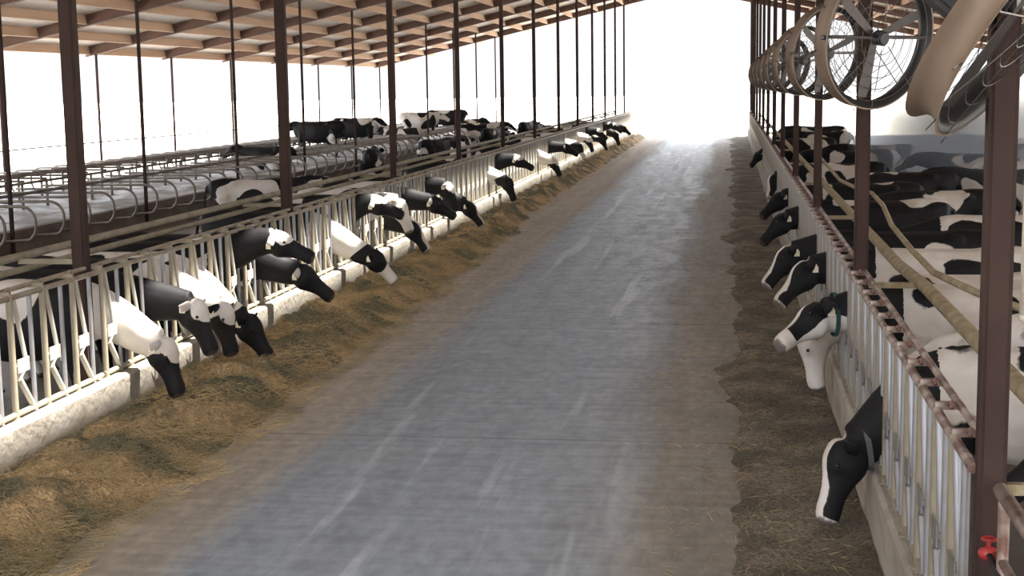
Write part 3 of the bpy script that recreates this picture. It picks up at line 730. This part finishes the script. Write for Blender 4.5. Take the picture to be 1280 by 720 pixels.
# ---------------------------------------------------------------- fans
def make_fan(big=False):
    """axis along local +x (air inlet side faces +x)"""
    root = empty('barn_fan'); r0, dep = .59, .33; kids = []
    def P(mb, n, m, s=True, par=None):
        o = mb.build(n, m, par or root, s); kids.append(o) if par is None else None; return autosmooth(o, 45) if s else o
    n = 48; prof = [(.0,r0+.03),(.03,r0+.015),(.06,r0-.01),(dep*.5,r0-.025),(dep-.04,r0-.01),(dep-.01,r0+.012),(dep,r0+.025)]
    rg = []
    for q, rr in prof: rg.append([(-q, rr*math.cos(2*math.pi*k/n), rr*math.sin(2*math.pi*k/n)) for k in range(n)])
    for q, rr in reversed(prof): rg.append([(-q, (rr-.014)*math.cos(2*math.pi*k/n), (rr-.014)*math.sin(2*math.pi*k/n)) for k in range(n)])
    vs = [v for g in rg for v in g]; fs = []
    for i in range(len(rg)):
        j = (i+1) % len(rg)
        for k in range(n): fs.append((i*n+k, i*n+(k+1) % n, j*n+(k+1) % n, j*n+k))
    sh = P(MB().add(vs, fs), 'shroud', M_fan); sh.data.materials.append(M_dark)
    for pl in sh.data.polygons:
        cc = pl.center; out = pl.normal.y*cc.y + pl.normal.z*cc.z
        if out < -.2*math.hypot(cc.y, cc.z): pl.material_index = 1  # inner wall black: the shadow inside the drum put into its colour
    def guard(x, bulge):
        g = MB()
        for rr in (.14,.24,.34,.44,.54):
            xx = x + bulge*(1-(rr/r0)**2)
            g.tube([(xx, rr*math.cos(2*math.pi*k/32), rr*math.sin(2*math.pi*k/32)) for k in range(33)], .0035, 4, False)
        for k in range(8):
            a = 2*math.pi*k/8
            g.tube([(x + bulge*(1-(rr/r0)**2), rr*math.cos(a), rr*math.sin(a)) for rr in (.1,.25,.4,.5,.60)], .005, 4)
        return g
    P(guard(.0, .07), 'inlet_guard', M_cage); P(guard(-dep, -.04), 'outlet_guard', M_cage)
    P(MB().tube([(-.10,0,0),(.08,0,0)], .065, 16).tube([(.08,0,0),(.11,0,0)], [.06,.05], 12), 'motor', M_dark)
    h = MB().tube([(-.15,0,0),(-.10,0,0)], .05, 12)
    bl_ = P(h, 'hub', M_dark)
    for k in range(3):
        a = 2*math.pi*k/3+.4; c, s = math.cos(a), math.sin(a); b = MB(); vs = []
        for t in (-1, 1):
            for (rr, wv) in ((.05,.04),(.25,.055),(.42,.065),(.52,.05)):
                for e in (-1, 1):
                    x = -.15 + e*wv*.4 + t*.003; u = e*wv*.8
                    vs.append((x, rr*c - u*s, rr*s + u*c))
        fs = []
        for t in (0, 8):
            for i in range(3): fs.append((t+2*i, t+2*i+1, t+2*i+3, t+2*i+2))
        fs += [(0,8,9,1),(6,7,15,14)] + [(2*i, 2*i+2, 2*i+10, 2*i+8) for i in range(3)] + [(2*i+1, 2*i+9, 2*i+11, 2*i+3) for i in range(3)]
        P(b.add(vs, fs), 'blade', M_cage, False)
    br_ = MB().tube([(-.05,-.58,0),(-.05,-.66,0)], .02, 6).beam((-.06,-.56,.0),(-.06,.56,.0),.03,.02)
    P(br_, 'motor_mount', M_cage)
    bolt = None
    for k in range(10):
        a = 36*k+12
        if bolt is None: bolt = c = P(MB().tube([(-dep+.02, r0-.01, 0),(-dep+.02, r0+.07, 0)], .007, 5), 'rim_bolt', M_cage)
        else: c = bolt.copy(); C.objects.link(c); kids.append(c)
        c.rotation_euler = (R(a),0,0)
    return root, kids
def aim(o, nrm): o.rotation_euler = V(nrm).to_track_quat('X', 'Z').to_euler()
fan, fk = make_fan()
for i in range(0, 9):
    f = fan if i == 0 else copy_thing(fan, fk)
    y = POST0 + BAY*i
    if i == 0:
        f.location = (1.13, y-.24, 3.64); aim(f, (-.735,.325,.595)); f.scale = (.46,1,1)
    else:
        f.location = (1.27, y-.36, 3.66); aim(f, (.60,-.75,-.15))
    tag(f, ('%s round barn fan from the camera, hung on the right post line' % ORD[i]) if i else 'nearest barn fan, big tan drum tilted steeply down over the right headlocks', 'fan', 'drum fans hung along the right post line')
    a = empty('fan_bracket', (XR, y, 3.6))
    MB().beam((0,-.05,.62),(0,-.45,.62),.05,.05).build('arm', M_post, a)
    MB().tube([(0,-.40,.62),(.03,-.36,.45)], .015, 6).build('hanger_rod', M_cage, a)
    tag(a, '%s steel fan bracket from the camera on the right posts' % ORD[i], 'bracket', 'fan brackets on the right posts')
# belt housing above the nearest fan
b = MB().box(-.16,.16,-.12,.12,-.11,.11)
o = b.build('motor_housing', M_dark); bm = bmesh.new(); bm.from_mesh(o.data); bmesh.ops.bevel(bm, geom=bm.edges[:], offset=.025, segments=2, affect='EDGES'); bm.to_mesh(o.data); bm.free()
fan.rotation_mode = 'XYZ'; fm = Matrix.LocRotScale(fan.location, fan.rotation_euler, fan.scale)
o.parent = fan; o.matrix_parent_inverse = fm.inverted(); o.location = (.96, 6.45, 3.66); o.rotation_euler = (0, R(40), 0)

# ---------------------------------------------------------------- near right details
dp = empty('drop_pipe', (1.425, 7.25, 0))
MB().tube([(0,0,2.16),(0,0,3.40)], .030, 12).build('pipe', M_pipew, dp, True)
MB().ball((0,0,2.15), .032, 8).build('end_cap', M_pipew, dp, True)
MB().box(-.14,.10,-.05,.05,3.38,3.52).build('mounting_block', M_fan, dp)
tag(dp, 'pale pipe hanging from a tan block at the right edge, behind the big post', 'pipe')
g = empty('pipe_gate', (1.19, 6.47, 0))
pts = [(0,0,1.50),(0,-3.6,1.50)]
MB().tube(pts, .034, 10).build('top_rail', M_rustrail, g, True)
for z in (.62,.92,1.2): MB().tube([(0,0,z),(0,-3.6,z)], .022, 8).build('rail', M_rustrail, g, True)
for y in (-.1,-1.2,-2.4,-3.55): MB().tube([(0,y,.42),(0,y,1.5)], .026, 8).build('upright', M_rustrail, g, True)
tag(g, 'rusty pipe gate running from the big brown post at the lower right corner', 'gate')
v = empty('water_valve', (1.15, 6.49, 1.20))
MB().ball((0,0,0), (.045,.035,.035), 10).build('body', M_red, v, True)
MB().tube([(0,0,.02),(0,-.01,.07)], .01, 6).tube([(.03*math.cos(k*math.pi/6), -.01+.03*math.sin(k*math.pi/6), .07) for k in range(13)], .006, 5).build('hand_wheel', M_red, v)
MB().tube([(0,-.03,0),(.02,-.14,-.06),(.03,-.3,-.25),(.04,-.4,-.6)], .014, 8).build('outlet_hose', M_dark, v, True)
tag(v, 'small red valve with hand wheel on the big brown post, low at the right edge', 'valve')

# ---------------------------------------------------------------- mist in the right pen
m = bpy.data.materials.new('cooling_mist'); m.use_nodes = True
nt = m.node_tree; nt.nodes.remove(nt.nodes['Principled BSDF'])
vs_ = nt.nodes.new('ShaderNodeVolumePrincipled'); tc = nt.nodes.new('ShaderNodeTexCoord')
n = nt.nodes.new('ShaderNodeTexNoise'); n.inputs['Scale'].default_value = .28; n.inputs['Detail'].default_value = 2
r = nt.nodes.new('ShaderNodeMapRange'); r.inputs[1].default_value = .38; r.inputs[2].default_value = .65; r.inputs[3].default_value = .0; r.inputs[4].default_value = .24
nt.links.new(tc.outputs['Object'], n.inputs[0]); nt.links.new(n.outputs['Fac'], r.inputs[0]); nt.links.new(r.outputs[0], vs_.inputs['Density'])
vs_.inputs['Color'].default_value = (.95,.96,1,1); vs_.inputs['Anisotropy'].default_value = .2
nt.links.new(vs_.outputs[0], nt.nodes['Material Output'].inputs['Volume'])
mb = MB(); mb.ball((8.3,42,1.5), (5.0,17,1.45), 16)
o = mb.build('cooling_mist', m, None, True); tag(o, 'pale cooling mist drifting over the cows of the right pen', 'mist', kind='stuff')

# ---------------------------------------------------------------- light
w = bpy.data.worlds.new('sky'); bpy.context.scene.world = w; w.use_nodes = True
nt = w.node_tree; bg = nt.nodes['Background']; N = nt.nodes.new
tc = N('ShaderNodeTexCoord'); sx = N('ShaderNodeSeparateXYZ'); nt.links.new(tc.outputs['Generated'], sx.inputs[0])
r = N('ShaderNodeValToRGB'); e = r.color_ramp.elements; e.new(.5)
for i, (p, c) in enumerate(((.065,(1.25,1.25,1.27)), (.14,(5.2,5.3,5.6)), (.7,(4.6,5.0,5.8)))): e[i].position = p; e[i].color = (*c, 1)
nt.links.new(sx.outputs['Z'], r.inputs[0]); nt.links.new(r.outputs[0], bg.inputs[0])
bg.inputs[1].default_value = 1.0
SUN_SLOPE = 2.256
s = bpy.data.lights.new('sun', 'SUN'); s.energy = 34; s.angle = R(1.2); s.color = (1,.95,.86)
so = bpy.data.objects.new('sun', s); C.objects.link(so)
so.rotation_euler = V((1, .25, SUN_SLOPE)).to_track_quat('Z', 'Y').to_euler()

# ---------------------------------------------------------------- camera
cam = bpy.data.cameras.new('camera'); co = bpy.data.objects.new('camera', cam); C.objects.link(co)
cam.sensor_width = 36; cam.lens = 1810.3/1280*36; cam.clip_end = 1000
yaw, pitch, roll = -.1506, .1386, -.0149
F = V((math.sin(yaw)*math.cos(pitch), math.cos(yaw)*math.cos(pitch), -math.sin(pitch)))
r_ = V((math.cos(yaw), -math.sin(yaw), 0)); u_ = r_.cross(F)
Rr = r_*math.cos(roll) + u_*math.sin(roll); Uu = -r_*math.sin(roll) + u_*math.cos(roll)
mw = Matrix((( Rr.x, Uu.x, -F.x, 0), (Rr.y, Uu.y, -F.y, 0), (Rr.z, Uu.z, -F.z, CAM_H), (0,0,0,1)))
co.matrix_world = mw
bpy.context.scene.camera = co
vs = bpy.context.scene.view_settings
vs.view_transform = 'Standard'; vs.look = 'None'; vs.exposure = 0; vs.gamma = 1; vs.use_curve_mapping = False
